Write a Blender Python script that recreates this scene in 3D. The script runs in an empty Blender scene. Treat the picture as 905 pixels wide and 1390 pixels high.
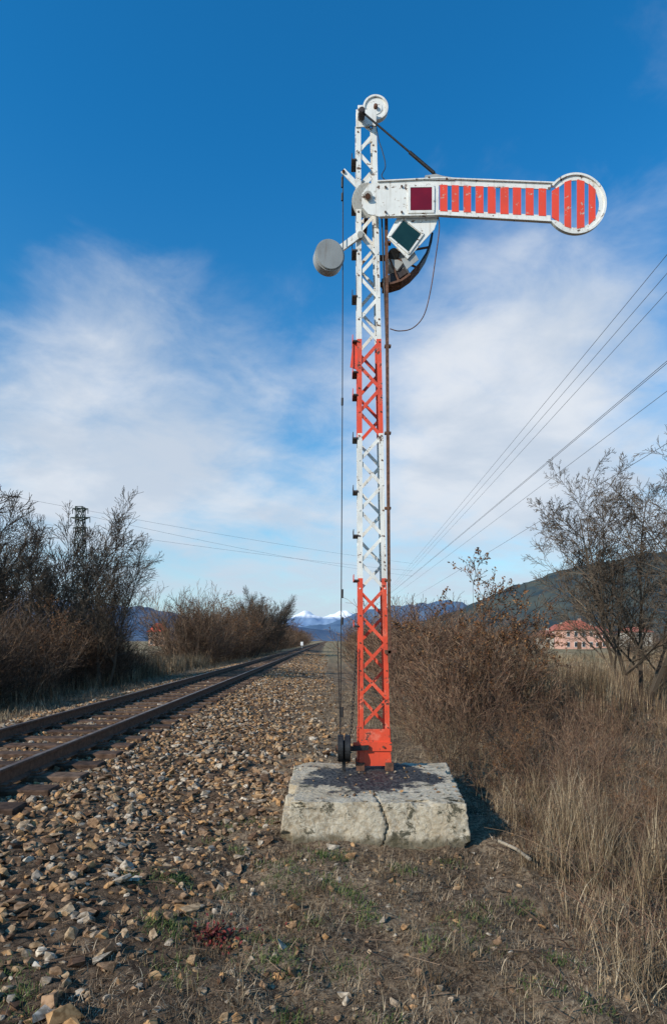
import bpy, bmesh, math, random
import numpy as np
from mathutils import Vector, Quaternion, noise as mnoise
R=np.random.default_rng(7)
random.seed(7)
sc=bpy.context.scene
COL=sc.collection
CAMH=1.7; F=800.0; CX=452.5; HY=870.0
def S(px,py,Y): return Vector(((px-CX)*Y/F, Y, CAMH+(HY-py)*Y/F))

# ---------------------------------------------------------------- materials
def newmat(name):
    m=bpy.data.materials.new(name); m.use_nodes=True
    nt=m.node_tree; b=nt.nodes['Principled BSDF']
    return m,nt,b
def N(nt,t,**k):
    n=nt.nodes.new(t)
    for a,v in k.items(): setattr(n,a,v)
    return n
def mixc(nt,fac,a,b,bt='MIX'):
    n=N(nt,'ShaderNodeMix',data_type='RGBA',blend_type=bt)
    for s,v in ((n.inputs[0],fac),(n.inputs[6],a),(n.inputs[7],b)):
        if hasattr(v,'links') : nt.links.new(v,s)
        elif isinstance(v,(int,float)): s.default_value=v
        else: s.default_value=(*v,1) if len(v)==3 else v
    return n.outputs[2]
def math_(nt,op,a,b=0.0,c=None,clamp=False):
    n=N(nt,'ShaderNodeMath',operation=op,use_clamp=clamp)
    for i,v in enumerate((a,b,c)):
        if v is None: continue
        if hasattr(v,'links'): nt.links.new(v,n.inputs[i])
        else: n.inputs[i].default_value=v
    return n.outputs[0]
def noise_(nt,scale,detail=6,rough=.6,vec=None,dist=0.0):
    n=N(nt,'ShaderNodeTexNoise'); n.inputs['Scale'].default_value=scale
    n.inputs['Detail'].default_value=detail; n.inputs['Roughness'].default_value=rough
    n.inputs['Distortion'].default_value=dist
    if vec is not None: nt.links.new(vec,n.inputs['Vector'])
    return n.outputs['Fac']
def sstep(nt,v,a,b,o0=0.0,o1=1.0):
    n=N(nt,'ShaderNodeMapRange',interpolation_type='SMOOTHSTEP')
    nt.links.new(v,n.inputs[0])
    n.inputs[1].default_value=a;n.inputs[2].default_value=b;n.inputs[3].default_value=o0;n.inputs[4].default_value=o1
    return n.outputs[0]
def pos(nt): return N(nt,'ShaderNodeNewGeometry').outputs['Position']
def bump(nt,b,h,strength=.3,dist=.01):
    n=N(nt,'ShaderNodeBump'); n.inputs['Strength'].default_value=strength; n.inputs['Distance'].default_value=dist
    nt.links.new(h,n.inputs['Height']); nt.links.new(n.outputs[0],b.inputs['Normal'])

def paint(name,col,chip=(.10,.045,.02),amount=.62,dirt=.35,rough=.45,scale=14,fade=None):
    m,nt,b=newmat(name); p=pos(nt)
    n1=noise_(nt,scale,9,.72,p); n2=noise_(nt,3.2,5,.6,p); n3=noise_(nt,90,3,.6,p)
    mp=N(nt,'ShaderNodeMapping'); mp.inputs['Scale'].default_value=(30,30,2.2); nt.links.new(p,mp.inputs[0])
    streak=noise_(nt,1,5,.65,mp.outputs[0])
    dc=tuple(c*.55+.02 for c in col)
    c=mixc(nt,sstep(nt,n2,.42,.75,0,dirt),col,dc)
    if fade: c=mixc(nt,sstep(nt,noise_(nt,7,8,.7,p,.3),.52,.66,0,.55),c,fade)
    c=mixc(nt,sstep(nt,streak,.50,.75,0,dirt*1.4),c,(col[0]*.5+.06,col[1]*.45+.03,col[2]*.4+.015))
    ch=sstep(nt,n1,amount,amount+.03)
    c=mixc(nt,sstep(nt,n1,amount-.035,amount+.01,0,.4),c,(col[0]*.6+.05,col[1]*.5+.02,col[2]*.4))
    c=mixc(nt,ch,c,chip)
    nt.links.new(c,b.inputs['Base Color']); b.inputs['Roughness'].default_value=rough
    h=math_(nt,'SUBTRACT',math_(nt,'MULTIPLY',n3,.25),ch)
    bump(nt,b,h,.5,.003)
    return m
def simple(name,col,var=.35,scale=8,rough=.85,metal=0,bumps=.3,bd=.01,attr=False):
    m,nt,b=newmat(name); p=pos(nt)
    n=noise_(nt,scale,7,.65,p)
    c=mixc(nt,sstep(nt,n,.3,.7),tuple(x*(1-var) for x in col),tuple(min(1,x*(1+var)) for x in col))
    nt.links.new(c,b.inputs['Base Color']); b.inputs['Roughness'].default_value=rough; b.inputs['Metallic'].default_value=metal
    if bumps: bump(nt,b,n,bumps,bd)
    return m
def ramp_attr(name,stops,rough=.85,extra=None,dark=(.5,.47,.43)):
    m,nt,b=newmat(name)
    a=N(nt,'ShaderNodeAttribute',attribute_name='rnd')
    r=N(nt,'ShaderNodeValToRGB'); nt.links.new(a.outputs['Fac'],r.inputs[0])
    el=r.color_ramp.elements
    while len(el)<len(stops): el.new(.5)
    for e,(q,c) in zip(el,stops): e.position=q; e.color=(*c,1)
    out=r.outputs[0]
    if extra:
        n=noise_(nt,extra,5,.6,pos(nt))
        out=mixc(nt,1.0,out,mixc(nt,sstep(nt,n,.36,.64),dark,(1.15,1.15,1.15)),'MULTIPLY')
    nt.links.new(out,b.inputs['Base Color']); b.inputs['Roughness'].default_value=rough
    b.inputs['Specular IOR Level'].default_value=.25
    return m

WHITE=paint('white_paint',(.76,.75,.70),amount=.595,dirt=.5)
RED=paint('red_paint',(.74,.075,.028),chip=(.07,.028,.018),amount=.585,dirt=.6,fade=(.80,.24,.15))
GREYP=paint('grey_paint',(.36,.365,.35),chip=(.16,.11,.07),amount=.66,dirt=.5,scale=9)
REDSLAT=paint('red_slat_paint',(.78,.07,.03),chip=(.55,.38,.32),amount=.61)
DARKM=simple('dark_metal',(.025,.024,.024),.4,30,.55,.4)
RUST=simple('rusty_metal',(.13,.06,.035),.5,25,.8,.2)
REDGL=simple('red_glass',(.17,.005,.010),.15,5,.12,0,0)
GRNGL=simple('green_glass',(.010,.032,.026),.2,5,.08,0,0)
BLACKS=simple('dark_steel_step',(.04,.03,.03),.4,25,.7)

# ---------------------------------------------------------------- helpers
def empty(name,loc=(0,0,0)):
    e=bpy.data.objects.new(name,None); e.location=loc; COL.objects.link(e); return e
def link(name,me,parent=None,mat=None,smooth=False):
    o=bpy.data.objects.new(name,me); COL.objects.link(o)
    if mat: me.materials.append(mat)
    if parent: o.parent=parent
    if smooth:
        for p in me.polygons: p.use_smooth=True
    return o
def np_mesh(name,V,faces,rnd=None,mat=None,parent=None,mkobj=True,smooth=False):
    me=bpy.data.meshes.new(name)
    V=np.asarray(V,dtype=np.float32)
    me.vertices.add(len(V)); me.vertices.foreach_set('co',V.ravel())
    loops=np.concatenate([f.ravel() for f in faces]).astype(np.int32)
    tot=np.concatenate([np.full(len(f),f.shape[1],dtype=np.int32) for f in faces])
    st=np.concatenate([[0],np.cumsum(tot)[:-1]]).astype(np.int32)
    me.loops.add(len(loops)); me.loops.foreach_set('vertex_index',loops)
    me.polygons.add(len(tot)); me.polygons.foreach_set('loop_start',st)
    try: me.polygons.foreach_set('loop_total',tot)
    except Exception: pass
    me.update(calc_edges=True)
    me.polygons.foreach_set('use_smooth',np.full(len(tot),smooth,dtype=bool))
    if rnd is not None:
        a=me.attributes.new('rnd','FLOAT','POINT'); a.data.foreach_set('value',np.asarray(rnd,dtype=np.float32))
    if mat: me.materials.append(mat)
    if not mkobj: return me
    o=bpy.data.objects.new(name,me); COL.objects.link(o)
    if parent: o.parent=parent
    return o
def tubes(P0,P1,R0,R1,k=3):
    P0=np.asarray(P0,float);P1=np.asarray(P1,float);R0=np.asarray(R0,float);R1=np.asarray(R1,float)
    D=P1-P0; L=np.linalg.norm(D,axis=1,keepdims=True)+1e-9; D=D/L
    ref=np.where(np.abs(D[:,2:3])>.9,np.array([[1.,0,0]]),np.array([[0,0,1.]]))
    A=np.cross(D,ref); A/=np.linalg.norm(A,axis=1,keepdims=True)+1e-9; B=np.cross(D,A)
    n=len(P0); V=np.zeros((n,2*k,3))
    for i in range(k):
        t=2*math.pi*i/k; o=A*math.cos(t)+B*math.sin(t)
        V[:,i]=P0+o*R0[:,None]; V[:,k+i]=P1+o*R1[:,None]
    base=(np.arange(n)*2*k)[:,None]
    fs=[]
    for i in range(k):
        j=(i+1)%k
        fs.append(np.concatenate([base+i,base+j,base+k+j,base+k+i],axis=1))
    return V.reshape(-1,3),np.concatenate(fs)
def box(name,c,size,mat,parent,rot=(0,0,0),bev=.004):
    bm=bmesh.new(); bmesh.ops.create_cube(bm,size=1)
    for v in bm.verts: v.co=Vector((v.co.x*size[0],v.co.y*size[1],v.co.z*size[2]))
    if bev: bmesh.ops.bevel(bm,geom=bm.edges[:],offset=min(bev,min(size)*.3),segments=1,affect='EDGES')
    me=bpy.data.meshes.new(name); bm.to_mesh(me); bm.free()
    o=link(name,me,parent,mat); o.location=c; o.rotation_euler=rot; return o
def bar(name,a,b,w,t,mat,parent,up=(0,1,0)):
    a=Vector(a);b=Vector(b);d=(b-a);L=d.length;d.normalize();u=Vector(up);s=d.cross(u).normalized();u=s.cross(d).normalized()
    vs=[];
    for q in (a,b):
        for i,j in ((-1,-1),(1,-1),(1,1),(-1,1)): vs.append(q+s*(i*w/2)+u*(j*t/2))
    fs=[(0,1,2,3),(7,6,5,4),(0,4,5,1),(1,5,6,2),(2,6,7,3),(3,7,4,0)]
    me=bpy.data.meshes.new(name); me.from_pydata(vs,[],fs); me.update()
    return link(name,me,parent,mat)
def rod(name,pts,r,mat,parent,k=10):
    pts=[Vector(p) for p in pts]
    cu=bpy.data.curves.new(name,'CURVE'); cu.dimensions='3D'; cu.bevel_depth=r; cu.bevel_resolution=2; cu.use_fill_caps=True
    sp=cu.splines.new('POLY'); sp.points.add(len(pts)-1)
    for q,p in zip(sp.points,pts): q.co=(*p,1)
    o=bpy.data.objects.new(name,cu); COL.objects.link(o); cu.materials.append(mat)
    if parent: o.parent=parent
    return o
def cyl(name,a,b,r,mat,parent,seg=28,r2=None,bev=.006):
    a=Vector(a);b=Vector(b);d=b-a;L=d.length
    bm=bmesh.new(); bmesh.ops.create_cone(bm,cap_ends=True,segments=seg,radius1=r,radius2=r if r2 is None else r2,depth=L)
    if bev: 
        es=[e for e in bm.edges if abs(e.verts[0].co.z-e.verts[1].co.z)<1e-5]
        bmesh.ops.bevel(bm,geom=es,offset=min(bev,L*.3),segments=2,affect='EDGES')
    q=d.to_track_quat('Z','Y'); m=q.to_matrix().to_4x4(); m.translation=(a+b)/2
    bm.transform(m)
    me=bpy.data.meshes.new(name); bm.to_mesh(me); bm.free()
    return link(name,me,parent,mat)
def plate(name,poly,th,mat,parent,hole=None,bev=.002):
    n=len(poly); vs=[Vector(p) for p in poly]+[Vector(p)+Vector((0,th,0)) for p in poly]
    fs=[tuple(range(n)),tuple(range(2*n-1,n-1,-1))]
    for i in range(n): j=(i+1)%n; fs.append((i,i+n,j+n,j))
    me=bpy.data.meshes.new(name); me.from_pydata(vs,[],fs); me.update()
    bm=bmesh.new(); bm.from_mesh(me); bmesh.ops.recalc_face_normals(bm,faces=bm.faces[:]); bm.to_mesh(me); bm.free()
    return link(name,me,parent,mat)
def ring(name,c,r0,r1,th,a0,a1,mat,parent,seg=48):
    vs=[];fs=[]
    for i in range(seg+1):
        t=a0+(a1-a0)*i/seg; ca,sa=math.cos(t),math.sin(t)
        for (r,y) in ((r0,0),(r1,0),(r1,th),(r0,th)): vs.append((c[0]+r*ca,c[1]+y,c[2]+r*sa))
    for i in range(seg):
        b=i*4
        for j in range(4): k=(j+1)%4; fs.append((b+j,b+k,b+4+k,b+4+j))
    fs.append((0,3,2,1)); e=seg*4; fs.append((e,e+1,e+2,e+3))
    me=bpy.data.meshes.new(name); me.from_pydata(vs,[],fs); me.update()
    bm=bmesh.new(); bm.from_mesh(me); bmesh.ops.recalc_face_normals(bm,faces=bm.faces[:]); bm.to_mesh(me); bm.free()
    return link(name,me,parent,mat)

# ---------------------------------------------------------------- terrain height
TX=0.012
def hgt(x,y):
    x=np.asarray(x,float); y=np.asarray(y,float)
    xt=x+TX*y
    base=np.interp(xt,[-400,-40,-12,-9,-7.4,-6.4,-5.7,-2.6,-1.4,-.6,0,1.5,2.0,3,6,60,400],
                      [-.3,-.2,-.15,-.1,.0,.06,.19,.19,.05,.0,0,-.02,-.14,-.2,-.34,-.45,-.5])
    w=np.clip((np.abs(xt+4.1)-1.7)/1.2,0,1)
    n=.02*np.sin(x*3.1+y*1.7)+.016*np.sin(x*7.3-y*5.1+1)+.03*np.sin(y*.9+x*.4)+.012*np.sin(x*13+y*11.7)
    return base+n*w
def ground():
    xs=np.concatenate([-np.geomspace(6000,9,50),np.arange(-8.5,-2.5,.12),np.arange(-2.4,3,.05),np.arange(3.1,9,.12),np.geomspace(9,6000,50)])
    ys=np.concatenate([[-60,-20,-8,-3],np.arange(0,2,.12),np.arange(2.05,7,.05),np.arange(7.1,16,.12),np.geomspace(16,9000,90)])
    X,Y=np.meshgrid(xs,ys); Z=hgt(X,Y)
    near=(X>-2.5)&(X<3)&(Y>2)&(Y<7)
    Z=Z+np.where(near,R.normal(0,.010,Z.shape),0)
    V=np.stack([X,Y,Z],-1).reshape(-1,3); nx=len(xs);ny=len(ys)
    i=np.arange(nx-1)[None,:]+np.arange(ny-1)[:,None]*nx; i=i.ravel()
    Fq=np.stack([i,i+1,i+nx+1,i+nx],-1)
    m,nt,b=newmat('ground_soil_and_ballast'); p=pos(nt)
    sp=N(nt,'ShaderNodeSeparateXYZ'); nt.links.new(p,sp.inputs[0])
    x=math_(nt,'ADD',sp.outputs[0],math_(nt,'MULTIPLY',sp.outputs[1],TX))
    n1=noise_(nt,1.6,8,.65,p); n2=noise_(nt,26,9,.75,p); n3=noise_(nt,.05,4,.6,p); n5=noise_(nt,110,5,.7,p)
    soil=mixc(nt,sstep(nt,n2,.40,.60),(.040,.024,.014),(.21,.14,.085))
    dry=mixc(nt,sstep(nt,n2,.40,.60),(.10,.062,.036),(.35,.25,.155))
    soil=mixc(nt,sstep(nt,n1,.42,.58),soil,dry)
    soil=mixc(nt,sstep(nt,n5,.54,.64,0,.7),soil,(.44,.33,.21))
    n6=noise_(nt,3.3,6,.7,p)
    soil=mixc(nt,sstep(nt,n6,.60,.68,0,.35),soil,(.05,.055,.02))
    field=mixc(nt,sstep(nt,n3,.35,.65),(.30,.22,.13),(.20,.16,.08))
    soil=mixc(nt,sstep(nt,sp.outputs[1],25,70),soil,field)
    v=N(nt,'ShaderNodeTexVoronoi'); v.inputs['Scale'].default_value=16; nt.links.new(p,v.inputs['Vector'])
    hs=N(nt,'ShaderNodeSeparateColor'); nt.links.new(v.outputs['Color'],hs.inputs[0])
    st=mixc(nt,hs.outputs[0],(.10,.06,.035),(.35,.24,.15))
    st=mixc(nt,sstep(nt,v.outputs['Distance'],.25,.75),st,(.03,.018,.012))
    # near the camera the gaps between the loose stones show brown dirt
    st=mixc(nt,sstep(nt,sp.outputs[1],12,30,.75,0),st,mixc(nt,sstep(nt,n2,.40,.60),(.045,.028,.016),(.20,.13,.08)))
    xe=math_(nt,'ADD',x,math_(nt,'MULTIPLY',math_(nt,'SUBTRACT',n1,.5),1.6))
    bm_=math_(nt,'MULTIPLY',sstep(nt,xe,-6.9,-6.3),sstep(nt,xe,-1.0,-.5,1,0))
    c=mixc(nt,bm_,soil,st)
    nt.links.new(c,b.inputs['Base Color']); b.inputs['Roughness'].default_value=.95
    b.inputs['Specular IOR Level'].default_value=.15
    bump(nt,b,math_(nt,'ADD',n2,math_(nt,'MULTIPLY',n5,.4)),.8,.03)
    np_mesh('ground',V,[Fq],mat=m,smooth=True)
ground()

# ---------------------------------------------------------------- stones
def rock_variants(n=18):
    out=[]
    for i in range(n):
        bm=bmesh.new()
        k=random.randint(9,15)
        sx,sy,sz=1,random.uniform(.55,.95),random.uniform(.35,.75)
        for _ in range(k):
            v=Vector([random.gauss(0,1) for _ in range(3)]).normalized()
            m=max(abs(v.x),abs(v.y),abs(v.z)); v=v/(m**.6)
            bm.verts.new((v.x*sx*.5,v.y*sy*.5,v.z*sz*.5))
        r=bmesh.ops.convex_hull(bm,input=bm.verts[:])
        for v in [v for v in bm.verts if not v.link_faces]: bm.verts.remove(v)
        bmesh.ops.triangulate(bm,faces=bm.faces[:])
        bm.verts.index_update()
        out.append((np.array([v.co[:] for v in bm.verts]),np.array([[v.index for v in f.verts] for f in bm.faces])))
        bm.free()
    return out
ROCKS=rock_variants()
def stones(name,X,Y,size,mat,zoff=.15,Z=None):
    Vs=[];Fs=[];Rn=[];off=0
    n=len(X); var=R.integers(0,len(ROCKS),n)
    Z=hgt(X,Y) if Z is None else Z
    for k,(rv,rf) in enumerate(ROCKS):
        idx=np.where(var==k)[0]
        if len(idx)==0: continue
        m=len(idx)
        a=R.uniform(0,6.28,m); t=R.normal(0,.35,m); t2=R.normal(0,.35,m)
        ca,sa=np.cos(a),np.sin(a)
        P=rv[None]*size[idx][:,None,None]
        x=P[...,0];y=P[...,1];z=P[...,2]
        y,z=y*np.cos(t)[:,None]-z*np.sin(t)[:,None], y*np.sin(t)[:,None]+z*np.cos(t)[:,None]
        x,z=x*np.cos(t2)[:,None]+z*np.sin(t2)[:,None], -x*np.sin(t2)[:,None]+z*np.cos(t2)[:,None]
        x,y=x*ca[:,None]-y*sa[:,None], x*sa[:,None]+y*ca[:,None]
        x=x+X[idx][:,None]; y=y+Y[idx][:,None]; z=z+(Z[idx]+size[idx]*zoff)[:,None]
        Vs.append(np.stack([x,y,z],-1).reshape(-1,3))
        Fs.append((rf[None]+(off+np.arange(m)*len(rv))[:,None,None]).reshape(-1,3))
        Rn.append(np.repeat(R.uniform(0,1,m),len(rv))); off+=m*len(rv)
    return np_mesh(name,np.concatenate(Vs),[np.concatenate(Fs)],np.concatenate(Rn),mat)
STONE=ramp_attr('ballast_stone',[(0,(.10,.052,.030)),(.15,(.20,.12,.066)),(.38,(.31,.19,.11)),(.55,(.44,.24,.10)),(.72,(.42,.29,.17)),(.88,(.30,.24,.18)),(1,(.60,.50,.38))],.92,extra=30)
# sleeper positions first, so the stones can lie in the cribs between them
yy=np.arange(-1,200,.62); nsl=len(yy)
yy=yy+R.normal(0,.02,nsl)
xs=[];ys=[];ss=[]
def add_st(n,x0,x1,y0,y1,s0,s1,keep=None,be=3.0):
    x=R.uniform(x0,x1,n); u=R.uniform(0,1,n); y=y0+(y1-y0)*u
    s=s0+(s1-s0)*R.beta(1.1,be,n)
    if keep is not None:
        k=keep(x,y); x,y,s=x[k],y[k],s[k]
    xs.append(x-TX*y); ys.append(y); ss.append(s)
def bound(y): return np.interp(y,[2,3.5,5,6.5,9],[-1.6,-1.35,-.85,-.45,-.3])
def kd(x,y): return (R.uniform(0,1,len(x)) < 1/(1+np.exp((x-bound(y))/.36)))
def rails_clear(x,y):
    k=(np.abs(x+3.27)>.10)&(np.abs(x+4.77)>.10); return k
def k1(x,y): return kd(x,y)&rails_clear(x,y)
add_st(15500,-6.2,.5,2.2,12,.028,.17,k1)
add_st(12500,-6.4,.3,12,28,.05,.16,k1)
add_st(10000,-6.4,.1,28,75,.09,.19,k1)
add_st(6500,-3,2.6,2.2,7.5,.010,.095,lambda x,y:R.uniform(0,1,len(x))<np.exp(-np.clip(x-bound(y),0,9)/1.5))
X=np.concatenate(xs);Y=np.concatenate(ys);SZ=np.concatenate(ss)
k=~((X>-.52)&(X<1.4)&(Y>4.9)&(Y<6.9)); X,Y,SZ=X[k],Y[k],SZ[k]
xt=X+TX*Y
dn_=np.abs(Y[:,None]-yy[None,yy<80]).min(axis=1) if len(X)<80000 else np.zeros(len(X))
k=~((xt>-5.36)&(xt<-2.68)&(Y<80)&(dn_<.125+SZ*.3)&(R.uniform(0,1,len(X))<.93)); X,Y,SZ=X[k],Y[k],SZ[k]
stones('gravel_ballast',X,Y,SZ,STONE,.10)
n=70; x=R.uniform(-.38,1.15,n); y=R.uniform(5.2,6.7,n); k=np.hypot(x-.44,y-6.5)>.3
stones('rubble',x[k],y[k],R.uniform(.012,.045,n)[k],STONE,.15,np.full(k.sum(),.305))

# ---------------------------------------------------------------- track
trk=empty('railway_track')
RAILM=simple('rusty_rail_steel',(.13,.062,.034),.45,18,.8,.05)
m,nt,b=newmat('rail_head_steel'); 
nt.links.new(mixc(nt,sstep(nt,noise_(nt,6,4,.6,pos(nt)),.4,.6),(.17,.11,.08),(.26,.20,.16)),b.inputs['Base Color']); b.inputs['Metallic'].default_value=.5; b.inputs['Roughness'].default_value=.45
RHEAD=m
def rail(name,x0,zb=.24):
    pr=[(-.07,0),(.07,0),(.07,.012),(.012,.03),(.01,.125),(.035,.138),(.036,.162),(.028,.171),(-.028,.171),(-.036,.162),(-.035,.138),(-.01,.125),(-.012,.03),(-.07,.012)]
    ysr=[-6,0,3,6,12,24,50,100,200,420]
    vs=[];fs=[];n=len(pr)
    for y in ysr:
        for (a,z) in pr: vs.append((x0-TX*y+a,y,zb+z))
    mats=[]
    for i in range(len(ysr)-1):
        for j in range(n):
            k=(j+1)%n; fs.append((i*n+j,i*n+k,(i+1)*n+k,(i+1)*n+j)); mats.append(1 if j==7 else 0)
    fs.append(tuple(range(n))); mats.append(0)
    me=bpy.data.meshes.new(name); me.from_pydata(vs,[],fs); me.materials.append(RAILM); me.materials.append(RHEAD)
    me.polygons.foreach_set('material_index',mats); me.update()
    bm=bmesh.new(); bm.from_mesh(me); bmesh.ops.recalc_face_normals(bm,faces=bm.faces[:]); bm.to_mesh(me); bm.free()
    o=bpy.data.objects.new(name,me); COL.objects.link(o); o.parent=trk
rail('rail_right',-3.27); rail('rail_left',-4.77)
WOOD=ramp_attr('sleeper_wood',[(0,(.065,.038,.025)),(.5,(.11,.064,.041)),(1,(.17,.11,.072))],.9,extra=12)
def boxes_np(C,Sz,ang):
    b=np.array([[-1,-1,-1],[1,-1,-1],[1,1,-1],[-1,1,-1],[-1,-1,1],[1,-1,1],[1,1,1],[-1,1,1]])*.5
    P=b[None]*Sz[:,None,:]; ca,sa=np.cos(ang)[:,None],np.sin(ang)[:,None]
    x=P[...,0]*ca-P[...,1]*sa; y=P[...,0]*sa+P[...,1]*ca
    V=np.stack([x,y,P[...,2]],-1)+C[:,None,:]
    f=np.array([[0,3,2,1],[4,5,6,7],[0,1,5,4],[1,2,6,5],[2,3,7,6],[3,0,4,7]])
    Fq=(f[None]+(np.arange(len(C))*8)[:,None,None]).reshape(-1,4)
    return V.reshape(-1,3),Fq
n=nsl
C=np.stack([-4.02-TX*yy+R.normal(0,.03,n),yy,np.full(n,.168)+R.normal(0,.003,n)],-1)
V,Fq=boxes_np(C,np.stack([R.normal(2.66,.05,n),np.full(n,.25),np.full(n,.15)],-1),R.normal(0,.012,n))
so=np_mesh('sleepers',V,[Fq],np.repeat(R.uniform(0,1,n),8),WOOD,trk)
bv=so.modifiers.new('b','BEVEL'); bv.width=.012; bv.segments=1
cs=[];sz=[]
for y in yy[yy<60]:
    for x0 in (-3.27,-4.77):
        cs.append((x0-TX*y,y,.250)); sz.append((.34,.16,.016))
        for s in (-1,1):
            cs.append((x0-TX*y+s*.095,y,.270)); sz.append((.06,.08,.028))
            cs.append((x0-TX*y+s*.13,y+.04,.272)); sz.append((.03,.03,.05))
cs=np.array(cs);sz=np.array(sz)
V,Fq=boxes_np(cs,sz,np.zeros(len(cs)))
np_mesh('rail_fastenings',V,[Fq],None,RAILM,trk)

# ---------------------------------------------------------------- foundation
def foundation():
    bm=bmesh.new()
    zt=.30; zb=-.12
    top=[(-.42,5.12),(1.13,5.05),(1.30,6.78),(-.44,6.72)]
    bot=[(-.46,5.02),(1.17,4.95),(1.33,6.85),(-.47,6.8)]
    vs=[bm.verts.new((*p,zb)) for p in bot]+[bm.verts.new((*p,zt)) for p in top]
    for f in ((3,2,1,0),(4,5,6,7),(0,1,5,4),(1,2,6,5),(2,3,7,6),(3,0,4,7)): bm.faces.new([vs[i] for i in f])
    bmesh.ops.subdivide_edges(bm,edges=bm.edges[:],cuts=110,use_grid_fill=True)
    bmesh.ops.recalc_face_normals(bm,faces=bm.faces[:])
    for v in bm.verts:
        c=v.co.copy()
        ex=min(c.x+.44,1.2-c.x+(c.y-5.1)*.08); ey=min(c.y-5.07,6.75-c.y); ez=zt-c.z
        d=sorted((max(ex,0),max(ey,0),max(ez,0)))
        cen=Vector((.4,5.9,0))
        dv=mnoise.noise_vector(c*2.2)*.018+mnoise.noise_vector(c*9)*.008+mnoise.noise_vector(c*26)*.008
        v.co+=dv
        chip=mnoise.noise(c*6+Vector((5,3,1)))
        if chip>.14 and d[0]+d[1]<.08: v.co+=(cen-c).normalized()*min((chip-.14)*.45,.07)
        xc=.415+.03*math.sin(c.z*14)+ .015*math.sin(c.y*9)+.02*mnoise.noise(c*12)
        if abs(c.x-xc)<.010 and c.y<5.5: v.co+= Vector((0,.05,0)) if c.y<5.14 and c.z<zt-.01 else Vector((0,.01,-.03))
    me=bpy.data.meshes.new('concrete_foundation'); bm.to_mesh(me); bm.free()
    m,nt,b=newmat('old_concrete'); p=pos(nt)
    n1=noise_(nt,5,8,.65,p); n2=noise_(nt,35,6,.7,p); n4=noise_(nt,5.5,10,.76,p,.4); n6=noise_(nt,1.8,5,.6,p)
    c=mixc(nt,sstep(nt,n1,.3,.7),(.30,.23,.15),(.54,.46,.34))
    c=mixc(nt,sstep(nt,n2,.40,.62,0,.55),c,(.63,.57,.45))
    c=mixc(nt,sstep(nt,n6,.47,.62,0,.35),c,(.38,.27,.15))
    c=mixc(nt,sstep(nt,n4,.545,.60,0,.9),c,(.05,.047,.028))
    sp=N(nt,'ShaderNodeSeparateXYZ'); nt.links.new(p,sp.inputs[0])
    vd=N(nt,'ShaderNodeVectorMath',operation='DISTANCE'); nt.links.new(p,vd.inputs[0]); vd.inputs[1].default_value=(.45,6.12,.3)
    dd=math_(nt,'ADD',vd.outputs['Value'],math_(nt,'MULTIPLY',math_(nt,'SUBTRACT',noise_(nt,2.5,8,.7,p),.5),1.5))
    om=math_(nt,'MULTIPLY',sstep(nt,dd,.58,.70,1,0),sstep(nt,sp.outputs[2],.24,.28))
    c=mixc(nt,om,c,mixc(nt,sstep(nt,n2,.4,.62),(.008,.008,.010),(.10,.09,.08)))
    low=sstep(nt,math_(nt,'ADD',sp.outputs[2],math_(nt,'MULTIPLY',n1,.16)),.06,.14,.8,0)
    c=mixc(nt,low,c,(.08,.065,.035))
    nt.links.new(c,b.inputs['Base Color'])
    r=N(nt,'ShaderNodeMapRange'); nt.links.new(om,r.inputs[0]); r.inputs[3].default_value=.9; r.inputs[4].default_value=.55
    nt.links.new(r.outputs[0],b.inputs['Roughness']); b.inputs['Specular IOR Level'].default_value=.3
    bump(nt,b,math_(nt,'ADD',n2,n4),1.0,.02)
    link('concrete_foundation',me,None,m,smooth=True)
foundation()

# ---------------------------------------------------------------- SIGNAL
sig=empty('railway_semaphore_signal')
YF=6.40; DEP=.25; u=YF/F
def zpx(py): return CAMH+(HY-py)*u
def xl(z):
    t=(z-zpx(1048))/(zpx(150)-zpx(1048)); return ((487-CX)+(483-487)*t)*u
def xr(z):
    t=(z-zpx(1048))/(zpx(150)-zpx(1048)); return ((530-CX)+(510.5-530)*t)*u
bands=[(1048,785,RED,'red_lower'),(785,588,WHITE,'white_lower'),(588,460,RED,'red_upper'),(460,150,WHITE,'white_upper')]
def matz(z):
    for a,b_,m_,_ in bands:
        if zpx(a)<=z<=zpx(b_): return m_
    return WHITE
FW=.052; FT=.008
for (a,b_,m_,nm) in bands:
    z0,z1=zpx(a),zpx(b_)
    for side in 'LR':
        for face in ('front','back'):
            yq=YF if face=='front' else YF+DEP
            sg=1 if side=='L' else -1
            e0=(xl if side=='L' else xr)(z0); e1=(xl if side=='L' else xr)(z1)
            sy=1 if face=='front' else -1
            pa=Vector((e0+sg*FW/2,yq,z0)); pb=Vector((e1+sg*FW/2,yq,z1))
            bar(f'leg_{face}_{side}_{nm}',pa,pb,FW,FT,m_,sig,up=(0,1,0))
            pa=Vector((e0+sg*FT/2,yq+sy*(FW/2+FT/2),z0)); pb=Vector((e1+sg*FT/2,yq+sy*(FW/2+FT/2),z1))
            bar(f'leg_flange_{face}_{side}_{nm}',pa,pb,FT,FW,m_,sig,up=(0,1,0))
z=zpx(988); i=0; zt=zpx(168)
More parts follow.
